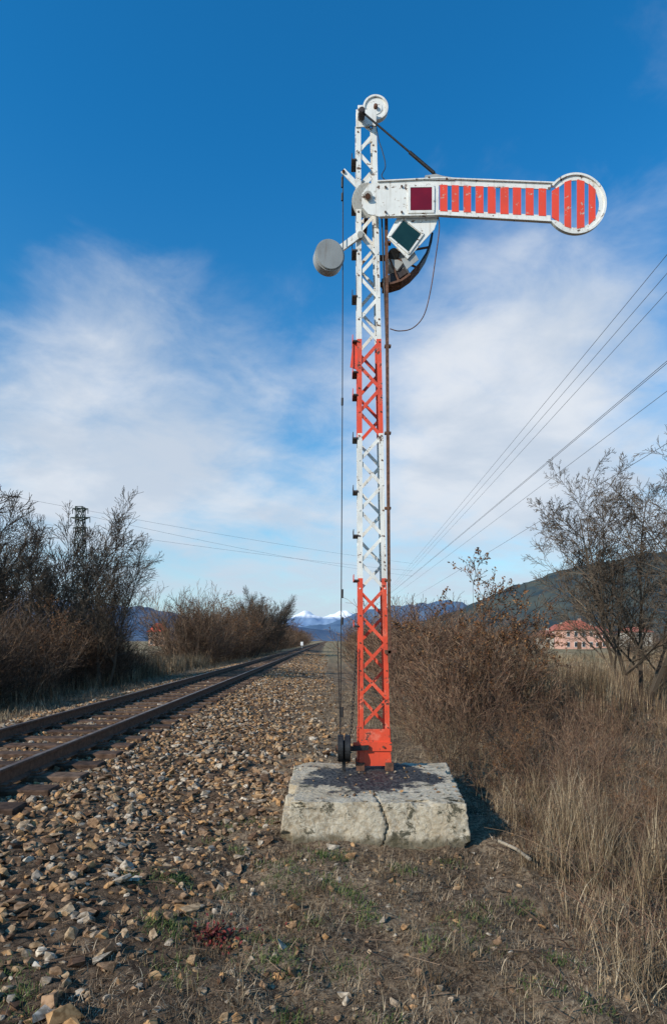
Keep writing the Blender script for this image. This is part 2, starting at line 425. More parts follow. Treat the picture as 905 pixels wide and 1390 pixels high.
while z<zt:
    w=xr(z)-xl(z); dz=w*.93
    z2=min(z+dz,zt+.05)
    inn=.02
    L0=Vector((xl(z)+inn,0,z));R1=Vector((xr(z2)-inn,0,z2)); R0=Vector((xr(z)-inn,0,z)); L1=Vector((xl(z2)+inn,0,z2))
    a,b_=(L0,R1) if i%2==0 else (R0,L1)
    mm=matz((z+z2)/2)
    bar(f'lattice_front_{i}',a+Vector((0,YF+.009+.0005*(i%2),0)),b_+Vector((0,YF+.009+.0005*(i%2),0)),.036,.007,mm,sig)
    a,b_=(R0,L1) if i%2==0 else (L0,R1)
    bar(f'lattice_back_{i}',a+Vector((0,YF+DEP-.009,0)),b_+Vector((0,YF+DEP-.009,0)),.034,.007,mm,sig)
    ya,yb=(YF+.03,YF+DEP-.03) if i%2==0 else (YF+DEP-.03,YF+.03)
    bar(f'lattice_left_{i}',(xl(z)+.012,ya,z),(xl(z2)+.012,yb,z2),.034,.007,mm,sig,up=(1,0,0))
    bar(f'lattice_right_{i}',(xr(z)-.012,ya,z),(xr(z2)-.012,yb,z2),.034,.007,mm,sig,up=(1,0,0))
    for q in ((xl(z)+.02),(xr(z)-.02)):
        cyl(f'rivet_{i}',(q,YF-.004,z),(q,YF-.010,z),.009,RUST if random.random()<.5 else mm,sig,8,bev=0)
    z=z2;i+=1
def quadY(name,pts,Y,th,mat,parent=sig): return plate(name,[S(x,y,Y) for x,y in pts],th,mat,parent)
quadY('foot_plate_front',[(488,990),(529,990),(531,1040),(487,1040)],YF-.014,.009,RED)
quadY('foot_plate_collar',[(479,1008),(531.5,1008),(531.5,1020),(479,1020)],YF-.030,.015,RED)
bar('foot_plate_left',(xl(1)-.005,YF+DEP/2,zpx(1040)),(xl(1)-.005,YF+DEP/2,zpx(990)),.24,.008,RED,sig,up=(1,0,0))
bar('foot_plate_right',(xr(.6)+.006,YF+DEP/2,zpx(1040)),(xr(.6)+.006,YF+DEP/2,zpx(990)),.24,.008,RED,sig,up=(1,0,0))
for q in (489,528):
    for yy_ in (YF-.012,YF+DEP):
        c=S(q,1047,YF); box('foot_bracket',(c.x,yy_,.335),(.09,.09,.09),RUST,sig)
for q in (497,520): 
    c=S(q,1014,YF-.03); cyl('collar_bolt',(c.x,c.y,c.z),(c.x,c.y-.02,c.z),.012,RUST,sig,6,bev=0)
for py in (217,278,340,402,463,505,536,595,667,727,788,850):
    zz=zpx(py); box('climbing_step',(xl(zz)-.022,YF+.07,zz),(.055,.17,.02),BLACKS,sig)
    box('climbing_step_lip',(xl(zz)-.047,YF+.07,zz+.03),(.008,.17,.075),BLACKS if py<460 or 590<py<780 else RED,sig,bev=.002)
quadY('red_bracket_plate',[(479,461),(488,461),(488,503),(475,498)],YF+.03,.008,RED)
c=S(509.5,146,YF+.05)
cyl('top_pulley_rim',c,c+Vector((0,.05,0)),.138,WHITE,sig,40,bev=.012)
cyl('top_pulley_dish',c+Vector((0,-.006,0)),c+Vector((0,.004,0)),.075,WHITE,sig,32)
ring('top_pulley_lip',c+Vector((0,-.014,0)),.118,.138,.02,0,2*math.pi,WHITE,sig,48)
cyl('top_pulley_hub',c+Vector((0,-.04,0)),c+Vector((0,.07,0)),.022,RUST,sig,12)
quadY('mast_cap_plate',[(483,148),(511,148),(510,170),(483,172)],YF-.015,.009,WHITE)
box('mast_top_bracket',S(489,153,YF-.05),(.06,.10,.09),WHITE,sig)
YA=YF-.14
pA=S(491,151,YA+.02); pB=S(592,237,YA+.02)
rod('tension_rod',[pA,pB],.010,DARKM,sig)
rod('turnbuckle',[pA.lerp(pB,.64),pA.lerp(pB,.97)],.018,DARKM,sig)
cyl('tension_rod_eye',pA+Vector((0,-.03,0)),pA+Vector((0,.08,0)),.034,BLACKS,sig,16)
arm=sig
def AP(pts,nm,th,mat,dy=0): return plate(nm,[S(x,y,YA+dy) for x,y in pts],th,mat,arm)
AP([(491,262),(500,250),(512,247),(595.5,243),(595.5,291),(515,293.5),(500,290),(491,280)],'arm_root_plate',.010,WHITE)
AP([(595.5,243.0),(612,243.5),(747,249.2),(747,256.5),(612,251.5),(595.5,251)],'arm_frame_top',.010,WHITE)
AP([(595.5,284.5),(612,284.8),(747,292),(747,300),(612,292.3),(595.5,291)],'arm_frame_bottom',.010,WHITE)
def rim(nm,a,b_,w=.012,dep=.035): 
    return bar(nm,S(*a,YA+.002),S(*b_,YA+.002),w,dep,WHITE,arm)
rim('arm_rim_top',(512,246.5),(596,242.3)); rim('arm_rim_top_b',(596,242.3),(752,248.6)); rim('arm_rim_bottom',(596,292),(752,301)); rim('arm_rim_bottom_b',(515,294),(596,292))
cc=S(781,276.5,YA); rr=40.2*YA/F
a_=math.radians(141)
ring('arm_disc_ring',cc,rr*.80,rr*.97,.010,-a_,a_,WHITE,arm,64)
ring('arm_disc_rim',cc+Vector((0,-.016,0)),rr*.96,rr*1.03,.036,-math.radians(143),math.radians(143),WHITE,arm,64)
def arm_top(x): return 251+(x-595)*.037
def arm_bot(x): return 284.8+(x-595)*.047
for i,(x0,x1) in enumerate([(597,607),(613,622.5),(629,639),(645.5,656),(662,672.5),(679,690),(696,707),(713.5,724),(731,741)]):
    AP([(x0,arm_top(x0)-1),(x1,arm_top(x1)-1),(x1,arm_bot(x1)+1),(x0,arm_bot(x0)+1)],f'arm_slat_{i}',.009,REDSLAT,-.003)
for i,(x0,x1) in enumerate([(749,758.5),(766,775),(783,793),(799,808)]):
    h=lambda x: math.sqrt(max(0,33.5**2-(x-781)**2))
    t0,t1=h(x0),h(x1)
    if i==0: t0=18; t1=24
    AP([(x0,276.5-t0),(x1,276.5-t1),(x1,276.5+t1),(x0,276.5+t0)],f'arm_disc_slat_{i}',.009,REDSLAT,-.003)
AP([(557,254),(586,253.5),(586,284.5),(557,285)],'red_spectacle_glass',.006,REDGL,-.008)
for nm,p in (('t',[(554,250.5),(589,250),(589,253.3),(554,253.8)]),('b',[(554,285.2),(589,284.7),(589,288),(554,288.5)]),('l',[(553.5,253.8),(556.8,253.8),(556.8,285.2),(553.5,285.2)]),('r',[(586.2,253.3),(589.5,253.3),(589.5,284.7),(586.2,284.7)])):
    AP(p,'glass_frame_'+nm,.012,WHITE,-.012)
AP([(575,243.2),(577,237.5),(592,235.5),(600,238),(615,240.5),(617,243.5)],'arm_top_bracket',.03,GREYP,-.012)
for q in ((582,240.5),(606,242),(523,253),(523,287),(545,252),(545,287)): cyl('bracket_bolt',S(*q,YA-.001),S(*q,YA-.018),.011,RUST,arm,6,bev=0)
cyl('pivot_backing_disc',S(497,272,YF-.05),S(497,272,YF-.03),.155,WHITE,sig,36)
cyl('pivot_shaft',S(499,266,YA-.02)+Vector((0,-.02,0)),S(499,266,YA)+Vector((0,.6,0)),.024,RUST,sig,16)
cyl('pivot_hub',S(499,266,YA-.02),S(499,266,YA-.001),.05,WHITE,sig,20)
cyl('pivot_nut',S(499,266,YA-.045),S(499,266,YA-.02),.03,RUST,sig,6,bev=.002)
bar('wire_lever',S(465,231,YF-.07),S(497,264,YF-.07),.055,.012,WHITE,sig)
cyl('lever_end_pin',S(466,232,YF-.10),S(466,232,YF-.05),.016,RUST,sig,10)
YG=YA+.035
def GP(pts,nm,th,mat,dy=0): return plate(nm,[S(x,y,YG+dy) for x,y in pts],th,mat,sig)
GP([(541,291),(596,292),(589,311),(553,351),(525,321)],'spectacle_plate',.010,WHITE)
GP([(547.5,299),(571,317),(554,341),(531,321.5)],'green_spectacle_glass',.005,GRNGL,-.010)
dm=[(547.5,296),(574,317),(554.5,344),(528,321.5)]
for i in range(4): bar(f'green_glass_frame_{i}',S(*dm[i],YG-.004),S(*dm[(i+1)%4],YG-.004),.02,.016,WHITE,sig)
GP([(545,352),(562,341),(568,352),(552,365)],'lens_shade_plate',.008,GREYP,.02)
YL=YF+.05
arc=[(585,322),(583,335),(577,350),(568,364),(556,377),(543,386),(530,390),(519,391)]
for i in range(len(arc)-1):
    bar(f'lamp_guard_{i}',S(*arc[i],YL),S(*arc[i+1],YL),.022,.16,RUST if i>2 else DARKM,sig)
for q in ((583,335),(568,364),(543,386)): bar('lamp_guard_strut',S(526,345,YL-.03),S(*q,YL-.03),.02,.012,RUST,sig)
box('signal_lantern_body',S(539,357,YL+.05),(.17,.17,.22),GREYP,sig,(0,math.radians(38),0),.012)
cyl('signal_lantern_lens',S(534,345,YL-.06),S(534,345,YL+.0),.06,DARKM,sig,20)
cyl('signal_lantern_hood',S(545,368,YL+.05),S(556,379,YL+.05),.07,GREYP,sig,20,r2=.03)
GP([(518,378),(548,362),(553,370),(524,389)],'lamp_tray',.15,BLACKS,.14)
bar('lamp_bracket',S(512,350,YL+.02),S(527,350,YL+.02),.05,.03,RUST,sig)
bar('lamp_bracket_low',S(512,386,YL+.02),S(527,386,YL+.02),.04,.03,RUST,sig)
p0=S(446,350,YF-.06)
dirw=Vector((.22,-1,-.12)).normalized()
cyl('counterweight_drum',p0-dirw*.075,p0+dirw*.075,.160,GREYP,sig,48,bev=.012)
cyl('counterweight_cap',p0+dirw*.074,p0+dirw*.080,.144,GREYP,sig,48,bev=.004)
bar('counterweight_arm',S(456,342,YF-.02),S(492,315,YF-.02),.07,.03,WHITE,sig)
cyl('counterweight_arm_pin',S(489,318,YF-.06),S(489,318,YF+.02),.035,WHITE,sig,16)
rod('signal_wire',[S(465.5,233,YF-.07),S(464.5,560,YF-.07),S(463,820,YF-.07),S(462,1000,YF-.05)],.0052,DARKM,sig)
for py,l in ((240,14),(262,10),(540,10),(800,12),(838,10),(960,14)): rod('wire_coupling',[S(464.5,py,YF-.07),S(464.3,py+l,YF-.07)],.012,DARKM,sig)
rod('second_wire',[S(458,870,YF+.1),S(462,1000,YF+.1)],.005,DARKM,sig)
a0=S(484,880,YF-.02); a1=S(476,1000,YF-.06)
n=26
for i in range(n):
    p=a0.lerp(a1,(i+.5)/n)
    L=(a1-a0).length/n*.72; rr_=.011
    pts=[]
    for j in range(12):
        t=2*math.pi*j/12; pts.append(Vector((rr_*math.cos(t),0,rr_*math.sin(t)+(L*.5 if math.sin(t)>0 else -L*.5)*.8)))
    q=(a1-a0).to_track_quat('Z','Y'); 
    q=q@Quaternion((0,0,1),math.pi/2*(i%2)+.6)
    pts=[p+q@v for v in pts]; pts.append(pts[0])
    rod('chain_link',pts,.0045,DARKM,sig)
for q in (462,471.5):
    cc_=S(q,1016,YF-.05)
    cyl('guide_pulley',cc_+Vector((-.03,0,0)),cc_+Vector((.03,0,0)),.145,DARKM,sig,28)
    cyl('guide_pulley_hub',cc_+Vector((-.045,0,0)),cc_+Vector((.045,0,0)),.03,RUST,sig,12)
bar('guide_pulley_bracket',S(455,1018,YF-.05),S(500,1015,YF-.05),.05,.03,DARKM,sig)
bar('guide_pulley_post',S(466.5,1005,YF+.0),S(466.5,1046,YF+.0),.04,.03,DARKM,sig)
bar('push_rod',S(524,296,YF-.03),S(528.5,900,YF-.03),.034,.03,RUST,sig)
rod('push_rod_thin',[S(518,296,YF-.05),S(526,520,YF-.02),S(530,900,YF+.04)],.009,DARKM,sig)
for py in (330,470,588,690,788,884): box('rod_guide',S(526,py,YF-.015),(.07,.05,.025),RUST,sig)
bar('rod_bracket_low',S(522,886,YF-.03),S(538,884,YF-.03),.03,.03,RUST,sig)
def smooth_pts(P,n=8):
    out=[]
    for i in range(len(P)-1):
        a=P[max(i-1,0)];b=P[i];c=P[i+1];d=P[min(i+2,len(P)-1)]
        for k in range(n):
            t=k/n; out.append(.5*((2*b)+(c-a)*t+(2*a-5*b+4*c-d)*t*t+(3*b-a-3*c+d)*t**3))
    out.append(P[-1]); return out
rod('loop_cable',smooth_pts([S(x,y,YA+.03) for x,y in ((594,292),(596,310),(591,350),(584,395),(575,428),(560,445),(542,449),(529,446))]),.0055,RUST,sig)
rod('top_cable',smooth_pts([S(x,y,YF-.03) for x,y in ((510,168),(514,190),(519,205),(523,225),(518,238),(524,245))]),.005,DARKM,sig)

# ---------------------------------------------------------------- vegetation
def rand_dir(d,ang):
    d=d.normalized(); o=d.orthogonal().normalized(); o2=d.cross(o)
    t=random.uniform(0,6.283); s=math.sin(ang)
    return (d*math.cos(ang)+(o*math.cos(t)+o2*math.sin(t))*s).normalized()
def grow(segs,p,d,L,r,lvl,maxl,cfg):
    n=cfg['n'][min(lvl,len(cfg['n'])-1)]
    nc=cfg['c'][min(lvl,len(cfg['c'])-1)]
    st=cfg.get('start',.25) if lvl==0 else .12
    sl=L/n; r0=r
    for i in range(n):
        d=(d+Vector((random.gauss(0,1),random.gauss(0,1),random.gauss(0,1)))*cfg['w']+Vector((0,0,cfg['up']))).normalized()
        q=p+d*sl; r1=max(r*(1-.85*(i+1)/n),cfg['rmin'])
        segs.append((p[:],q[:],r0,r1)); p=q; r0=r1
        if lvl<maxl and (i+1)/n>st:
            k=nc/(n*(1-st)); k=int(k)+(random.random()<k-int(k))
            for _ in range(k):
                cd=rand_dir(d,math.radians(random.uniform(*cfg['a'])))
                grow(segs,p,cd,L*random.uniform(*cfg['l'])*(1-.5*i/n),max(r1*.6,cfg['rmin']),lvl+1,maxl,cfg)
def plant_mesh(name,stems,maxl,cfg,mat,k=3,spread=.3,lean=25,leafmat=None,leaf=0,leafn=0,H=3,r=.03):
    segs=[]
    for s in range(stems):
        a=random.uniform(0,6.283) if stems>7 else s*6.283/stems+random.uniform(-.5,.5); rr=spread*math.sqrt(random.random())
        tl=math.tan(math.radians(lean))*(random.random() if stems>7 else random.uniform(.25,1))
        d=Vector((math.cos(a)*tl,math.sin(a)*tl,1)).normalized()
        grow(segs,Vector((math.cos(a)*rr,math.sin(a)*rr,-.1)),d,H*random.uniform(.72,1),r*random.uniform(.6,1),0,maxl,cfg)
    A=np.array([s[0] for s in segs]);B=np.array([s[1] for s in segs]);r0=np.array([s[2] for s in segs]);r1=np.array([s[3] for s in segs])
    V,Fq=tubes(A,B,r0,r1,k)
    rn=np.repeat(R.uniform(0,1,len(segs)),2*k)
    faces=[Fq]
    if leafn:
        idx=R.integers(len(segs)//3,len(segs),leafn)
        P=B[idx]+R.normal(0,.02,(leafn,3)); 
        a=R.normal(0,1,(leafn,3));a/=np.linalg.norm(a,axis=1,keepdims=True); b_=np.cross(a,R.normal(0,1,(leafn,3)));b_/=np.linalg.norm(b_,axis=1,keepdims=True)
        s=(leaf*R.uniform(.5,1.2,leafn))[:,None]
        LV=np.stack([P-a*s,P-b_*s*.5,P+a*s,P+b_*s*.5],1).reshape(-1,3)
        LF=np.arange(leafn*4).reshape(-1,4)+len(V)
        V=np.concatenate([V,LV]); faces.append(LF); rn=np.concatenate([rn,np.repeat(R.uniform(0,1,leafn),4)])
    me=np_mesh(name,V,faces,rn,mat,mkobj=False)
    if leafn:
        me.materials.append(leafmat)
        mi=np.concatenate([np.zeros(len(Fq),dtype=np.int32),np.ones(leafn,dtype=np.int32)]); me.polygons.foreach_set('material_index',mi)
    return me
BARK=ramp_attr('bark_twigs',[(0,(.055,.04,.03)),(.5,(.095,.07,.05)),(1,(.15,.115,.08))],.9)
BRUSH=ramp_attr('brush_twigs',[(0,(.06,.036,.024)),(.5,(.13,.083,.054)),(1,(.25,.17,.11))],.9,extra=.5,dark=(.6,.55,.52))
REDTW=ramp_attr('reddish_twigs',[(0,(.07,.034,.022)),(.5,(.155,.088,.055)),(1,(.30,.20,.125))],.85,extra=.9,dark=(.55,.52,.5))
LEAFB=ramp_attr('dead_leaves',[(0,(.08,.032,.016)),(.5,(.16,.07,.03)),(1,(.28,.15,.06))],.8)
cfgT=dict(n=[10,7,5,4,3],c=[14,9,6,4,3],w=.05,up=.03,a=(28,58),l=(.36,.56),rmin=.0045,start=.12)
cfgB=dict(n=[6,4,3,3],c=[8,5,3],w=.10,up=.04,a=(18,52),l=(.32,.58),rmin=.0045,start=.1)
def place(name,me,x,y,s=1,rz=None,parent=None,sz=None):
    o=bpy.data.objects.new(name,me); COL.objects.link(o)
    o.location=(x,y,float(hgt(x,y))); o.rotation_euler=(random.gauss(0,.04),random.gauss(0,.04),random.uniform(0,6.28) if rz is None else rz)
    o.scale=(s,s,s if sz is None else sz)
    if parent: o.parent=parent
    return o
random.seed(11)
tR=plant_mesh('bare_tree_mesh',5,4,cfgT,BARK,k=3,spread=.35,lean=24,H=7.0,r=.085)
place('bare_tree',tR,8.9,17.2,1.16,rz=2.2)
random.seed(29)
tL=plant_mesh('bare_tree_mesh_b',5,3,dict(cfgT,c=[15,11,8],n=[9,7,5,4],rmin=.0065,a=(22,48),l=(.40,.62),w=.07),BARK,k=3,spread=.5,lean=34,H=5.8,r=.08)
place('bare_tree',tL,-12.5,23.0,1.25,rz=1)
place('bare_tree',tL,-8.75,22.0,.86,rz=2.6)
place('bare_tree',tL,-17.5,28,1.25,rz=4)
place('bare_tree',tR,15.8,23,1.1,rz=4)
BV=[]
for i in range(4):
    random.seed(100+i); BV.append(plant_mesh(f'bare_bush_mesh_{i}',20,2,cfgB,BRUSH,k=3,spread=.7,lean=40,leafmat=LEAFB,leaf=.022,leafn=350,H=2.7,r=.014))
RB=[]
for i in range(3):
    random.seed(200+i); RB.append(plant_mesh(f'reddish_bush_mesh_{i}',14,2,cfgB,REDTW,k=3,spread=.6,lean=42,leafmat=LEAFB,leaf=.022,leafn=160,H=2.6,r=.013))
random.seed(300); LB=plant_mesh('leafy_shrub_mesh',7,3,cfgB,BRUSH,k=3,spread=.25,lean=34,leafmat=LEAFB,leaf=.032,leafn=3200,H=3.0,r=.022)
random.seed(5)
def pxo(x,y): return x/y*F+CX
def gapL(x,y):
    m_=1.5/y*F
    return 192-m_<pxo(x,y)<234+m_*.6
def gapR(x,y): return 728<pxo(x,y)<840
hl=empty('hedgerow')
for y in np.arange(13.0,27.5,.62):
    for k in range(3):
        x=-9.0-k*1.4-random.random()*1.2
        place('bush',random.choice(BV+[BV[0],LB]),x,y+random.uniform(-.4,.4),random.uniform(.48,.62) if pxo(x,y)>160 else random.uniform(.65,1.05),parent=hl)
for y in np.arange(27.5,36,1.0):
    x=-10.2-random.random()*2; place('bush',random.choice(BV),x,y,random.uniform(.34,.44) if gapL(x,y) else .55,parent=hl)
y=37
while y<260:
    g=1+(y-36)/80
    for k in range(3):
        big=random.random()<.35
        x=-8.4-TX*y-k*(1.0+y/70)-random.random()*1.3
        s=(random.uniform(1.6,2.0) if big else random.uniform(1.0,1.5))*(1+.12*math.sin(y*.23))
        if gapL(x,y): s=.40
        place('bush',random.choice(BV+[LB]),x,y+random.uniform(-.6,.6),s,parent=hl)
    y+=1.5*g
for k in range(44):
    x,y=random.uniform(-36,-15),random.uniform(26,60)
    if not (165<pxo(x,y)<265) and not (85<pxo(x,y)<135): place('bush',random.choice(BV),x,y,random.uniform(.8,1.3),parent=hl)
place('bare_tree',tL,-8.6,62,1.1); place('bare_tree',tL,-9.0,84,1.25)
hr=empty('hedgerow')
for (x,y,s) in [(1.9,9.8,.74),(2.7,10.8,.8),(1.9,12,.95),(3.4,11.8,.62),(2.6,13.4,1.0),(1.7,14.5,1.0),(4.0,14.5,.75),(3.4,15.6,1.0),(2.2,17,1.15),(5.0,16.5,.58),(1.6,8.6,.42),(2.9,9.2,.4),(3.9,10.2,.4),(4.6,12.2,.45),(5.6,13.6,.45),(2.5,6.6,.33),(3.2,7.4,.38),(3.7,8.6,.38),(2.3,5.2,.24),(3.0,5.0,.26)]:
    place('bush',random.choice(RB),x,y,s,parent=hr)
for k in range(50):
    y=random.uniform(17,120); x=1.8+random.random()*(2.2+y*.05)+y*.012
    place('bush',random.choice(BV+RB),x,y,random.uniform(.9,1.35),parent=hr)
for k in range(58):
    x,y=random.uniform(4,16),random.uniform(8,28)
    place('bush',random.choice(RB+BV),x,y,random.uniform(.28,.42) if gapR(x,y) else random.uniform(.36,.62),parent=hr)
for k in range(70):
    y=random.uniform(60,190); x=random.uniform(.12,.9)*y
    if not gapR(x,y): place('bush',random.choice(BV),x,y,random.uniform(.8,1.3)*(1+y/250),parent=hr)
place('leafy_shrub',LB,3.05,12.4,1.1,.3); place('leafy_shrub',LB,3.9,13.2,.95,1.2)
place('leafy_shrub',LB,2.4,7.6,.30,.3); place('leafy_shrub',LB,2.9,5.6,.22,1.3)
def arcs(n,x0,x1,y0,y1,h0,h1,rad,curl=1.2,keep=None):
    ns=9
    P=np.stack([R.uniform(x0,x1,n),R.uniform(y0,y1,n)],-1)
    if keep is not None: P=P[keep(P[:,0],P[:,1])]; n=len(P)
    Z=hgt(P[:,0],P[:,1])-.02
    H=R.uniform(h0,h1,n); a=R.uniform(0,6.28,n); th=R.uniform(.05,.6,n)
    p=np.concatenate([P,Z[:,None]],1); A=[];B=[];r0=[];r1=[]
    cv=R.uniform(.02,.26,n)*curl
    for i in range(ns):
        d=np.stack([np.sin(th)*np.cos(a),np.sin(th)*np.sin(a),np.cos(th)],-1)
        q=p+d*(H/ns)[:,None]; A.append(p);B.append(q); r0.append(rad*(1-i/ns*.8)*np.ones(n)); r1.append(rad*(1-(i+1)/ns*.8)*np.ones(n))
        p=q; th=th+cv; a=a+R.normal(0,.18,n)
    V,Fq=tubes(np.concatenate(A),np.concatenate(B),np.concatenate(r0),np.concatenate(r1),3)
    rn=np.tile(np.repeat(R.uniform(0,1,n),6),ns)
    return V,Fq,rn
edge=lambda x,y:x>np.interp(y,[3,4,5,6,9],[1.25,1.5,1.65,1.7,1.5])+.12*np.sin(y*5)
parts=[arcs(1000,1.3,6,3.0,9,.3,1.15,.0038,keep=edge),arcs(360,1.5,3.5,6.8,9.5,.3,1.0,.0038),arcs(1500,3,12,8,17,.4,1.3,.005),arcs(500,1.3,3.2,2.9,6,.2,.6,.0028,keep=edge)]
V=np.concatenate([p[0] for p in parts]); off=0; fl=[]
for p in parts: fl.append(p[1]+off); off+=len(p[0])
np_mesh('bramble_thicket',V,[np.concatenate(fl)],np.concatenate([p[2] for p in parts]),REDTW)

def blades(X,Y,H,W,lean,curv):
    n=len(X); Z=hgt(X,Y)-.01
    a=R.uniform(0,6.28,n); s=a+R.normal(1.57,.4,n)
    th=np.abs(R.normal(0,lean,n)); cv=R.uniform(0,curv,n)
    sd=np.stack([np.cos(s),np.sin(s),np.zeros(n)],-1)*(W/2)[:,None]
    p=np.stack([X,Y,Z],-1); L=[]
    ws=[1,.85,.55]
    for i in range(3):
        L.append(p-sd*ws[i]); L.append(p+sd*ws[i])
        d=np.stack([np.sin(th)*np.cos(a),np.sin(th)*np.sin(a),np.cos(th)],-1)
        p=p+d*(H/3)[:,None]; p[:,2]=np.maximum(p[:,2],Z+.018); th=th+cv
    L.append(p)
    V=np.stack(L,1).reshape(-1,3); b=(np.arange(n)*7)[:,None]
    q=np.concatenate([b+np.array([[0,1,3,2]]),b+np.array([[2,3,5,4]])]); t=b+np.array([[4,5,6]])
    return V,q,t,np.repeat(R.uniform(0,1,n),7)
def grass(name,batches,mat):
    Vs=[];Q=[];T=[];rn=[];off=0
    for bt in batches:
        v,q,t,r=blades(*bt); Vs.append(v);Q.append(q+off);T.append(t+off);rn.append(r);off+=len(v)
    return np_mesh(name,np.concatenate(Vs),[np.concatenate(Q),np.concatenate(T)],np.concatenate(rn),mat)
STRAW=ramp_attr('dry_straw',[(0,(.10,.062,.036)),(.35,(.21,.145,.085)),(.7,(.36,.265,.16)),(1,(.55,.44,.29))],.8,extra=1.3,dark=(.42,.38,.33))
LITTER=ramp_attr('dead_grass_litter',[(0,(.08,.047,.028)),(.35,(.19,.13,.078)),(.7,(.36,.26,.165)),(1,(.58,.47,.33))],.85,extra=2.2,dark=(.42,.36,.30))
GREEN=ramp_attr('green_grass_blades',[(0,(.04,.07,.015)),(.6,(.08,.12,.03)),(1,(.2,.2,.07))],.8)
def clump(n,nc,x0,x1,y0,y1,sd,keep=None):
    cx=R.uniform(x0,x1,nc); cy=R.uniform(y0,y1,nc)
    if keep is not None:
        k=keep(cx,cy); cx=cx[k];cy=cy[k]
    i=R.integers(0,len(cx),n); return cx[i]+R.normal(0,sd,n),cy[i]+R.normal(0,sd,n)
def offbase(X,Y): return ~((X>-.5)&(X<1.38)&(Y>4.93)&(Y<6.9))
bs=[]
def addg(X,Y,h0,h1,w,lean,curv,filt=True):
    k=offbase(X,Y)
    X,Y=X[k],Y[k]; n=len(X); H=h0+(h1-h0)*R.beta(1.6,2.4,n)
    bs.append((X,Y,H,w*R.uniform(.5,1.3,n),lean,curv))
n=22000; x=R.uniform(-2.0,3.0,n); y=R.uniform(2.2,7.5,n); k=R.uniform(0,1,n)<1/(1+np.exp(-(x-bound(y)-.1)/.35)); addg(x[k],y[k],.02,.11,.0034,2.2,.6)
x,y=clump(26000,210,-1.6,2.4,2.3,6.5,.12,lambda x,y:x>bound(y)+.1); addg(x,y,.02,.12,.0036,2.2,.6)
x,y=clump(8000,150,-1.4,2.2,2.3,6,.05,lambda x,y:x>bound(y)+.3); addg(x,y,.03,.12,.003,.9,.6)
grass('grass_litter',bs,LITTER); bs=[]
x,y=clump(3000,60,-.9,2.0,2.3,6,.05,lambda x,y:x>bound(y)+.3); addg(x,y,.05,.17,.003,.7,.6)
x=R.uniform(-.6,1.9,9000); y=R.uniform(6.8,22,9000); addg(x-TX*y,y,.04,.18,.006,.9,.5)
x=R.uniform(-9.6,-6.5,20000); y=11+R.uniform(0,1,20000)**1.5*70; addg(x-TX*y,y,.06,.3,.012,.6,.5)
x,y=clump(13000,700,-14,-8.2,12,34,.15); addg(x,y,.3,.95,.010,.3,.3)
x,y=clump(9000,300,-12,-8.4,25,40,.25); addg(x,y,.6,1.3,.02,.2,.2)
x,y=clump(22000,380,1.2,5.2,2.8,9.5,.07,edge); addg(x,y,.08,.46,.004,.6,.5)
x,y=clump(1500,22,1.5,3.2,3.0,6.5,.05,edge); addg(x,y,.4,.9,.0045,.3,.35)
x,y=clump(9000,380,1.4,9,8,16,.12); addg(x,y,.2,.65,.006,.4,.4)
x,y=clump(15000,700,4,22,14,34,.22,lambda x,y:x>y*.26); addg(x,y,.5,1.2,.012,.2,.25)
x,y=clump(3500,14,4.6,6.4,13,20,.3); addg(x,y,1.2,2.1,.010,.12,.15)
x,y=clump(12000,500,2,60,34,80,.5); addg(x,y,.5,1.1,.03,.2,.2)
grass('dry_grass',bs,STRAW)
bs=[]
x,y=clump(4200,50,-2.0,1.4,2.4,6.0,.06,lambda x,y:x>bound(y)-.2); addg(x,y,.02,.08,.005,.8,.5)
x,y=clump(2200,22,-1.2,.4,3.0,4.8,.06); addg(x,y,.03,.08,.005,.8,.5)
grass('green_grass',bs,GREEN)
n=420; c=(-.70,3.35); a=R.uniform(0,6.28,n); rr=np.abs(R.normal(0,.09,n)); P=np.stack([c[0]+rr*np.cos(a)*1.3,c[1]+rr*np.sin(a),hgt(c[0],c[1])+R.uniform(.01,.07,n)],-1)
A=R.normal(0,1,(n,3));A/=np.linalg.norm(A,axis=1,keepdims=True);Bv=np.cross(A,R.normal(0,1,(n,3)));Bv/=np.linalg.norm(Bv,axis=1,keepdims=True)
V=np.stack([P-A*.014,P-Bv*.008,P+A*.014,P+Bv*.008],1).reshape(-1,3)
np_mesh('red_leaved_weed',V,[np.arange(n*4).reshape(-1,4)],np.repeat(R.uniform(0,1,n),4),ramp_attr('red_leaf',[(0,(.10,.012,.012)),(.6,(.18,.03,.025)),(1,(.10,.11,.04))],.6))
n=800; x=R.uniform(-1.8,2.8,n); y=R.uniform(2.3,7.5,n); k=offbase(x,y); x,y=x[k],y[k]; n=len(x); a=R.uniform(0,6.28,n); L=R.uniform(.04,.22,n)
A=np.stack([x,y,hgt(x,y)+.025],-1); B=A+np.stack([np.cos(a)*L,np.sin(a)*L,R.normal(.01,.02,n)],-1)
V,Fq=tubes(A,B,np.full(n,.0032),np.full(n,.0015),4); np_mesh('fallen_twigs',V,[Fq],np.repeat(R.uniform(0,1,n),8),BRUSH)
rod('broken_stick',[Vector((1.36,4.85,.05)),Vector((1.45,4.68,.045)),Vector((1.50,4.50,.03))],.014,simple('weathered_wood',(.26,.21,.15)),None)

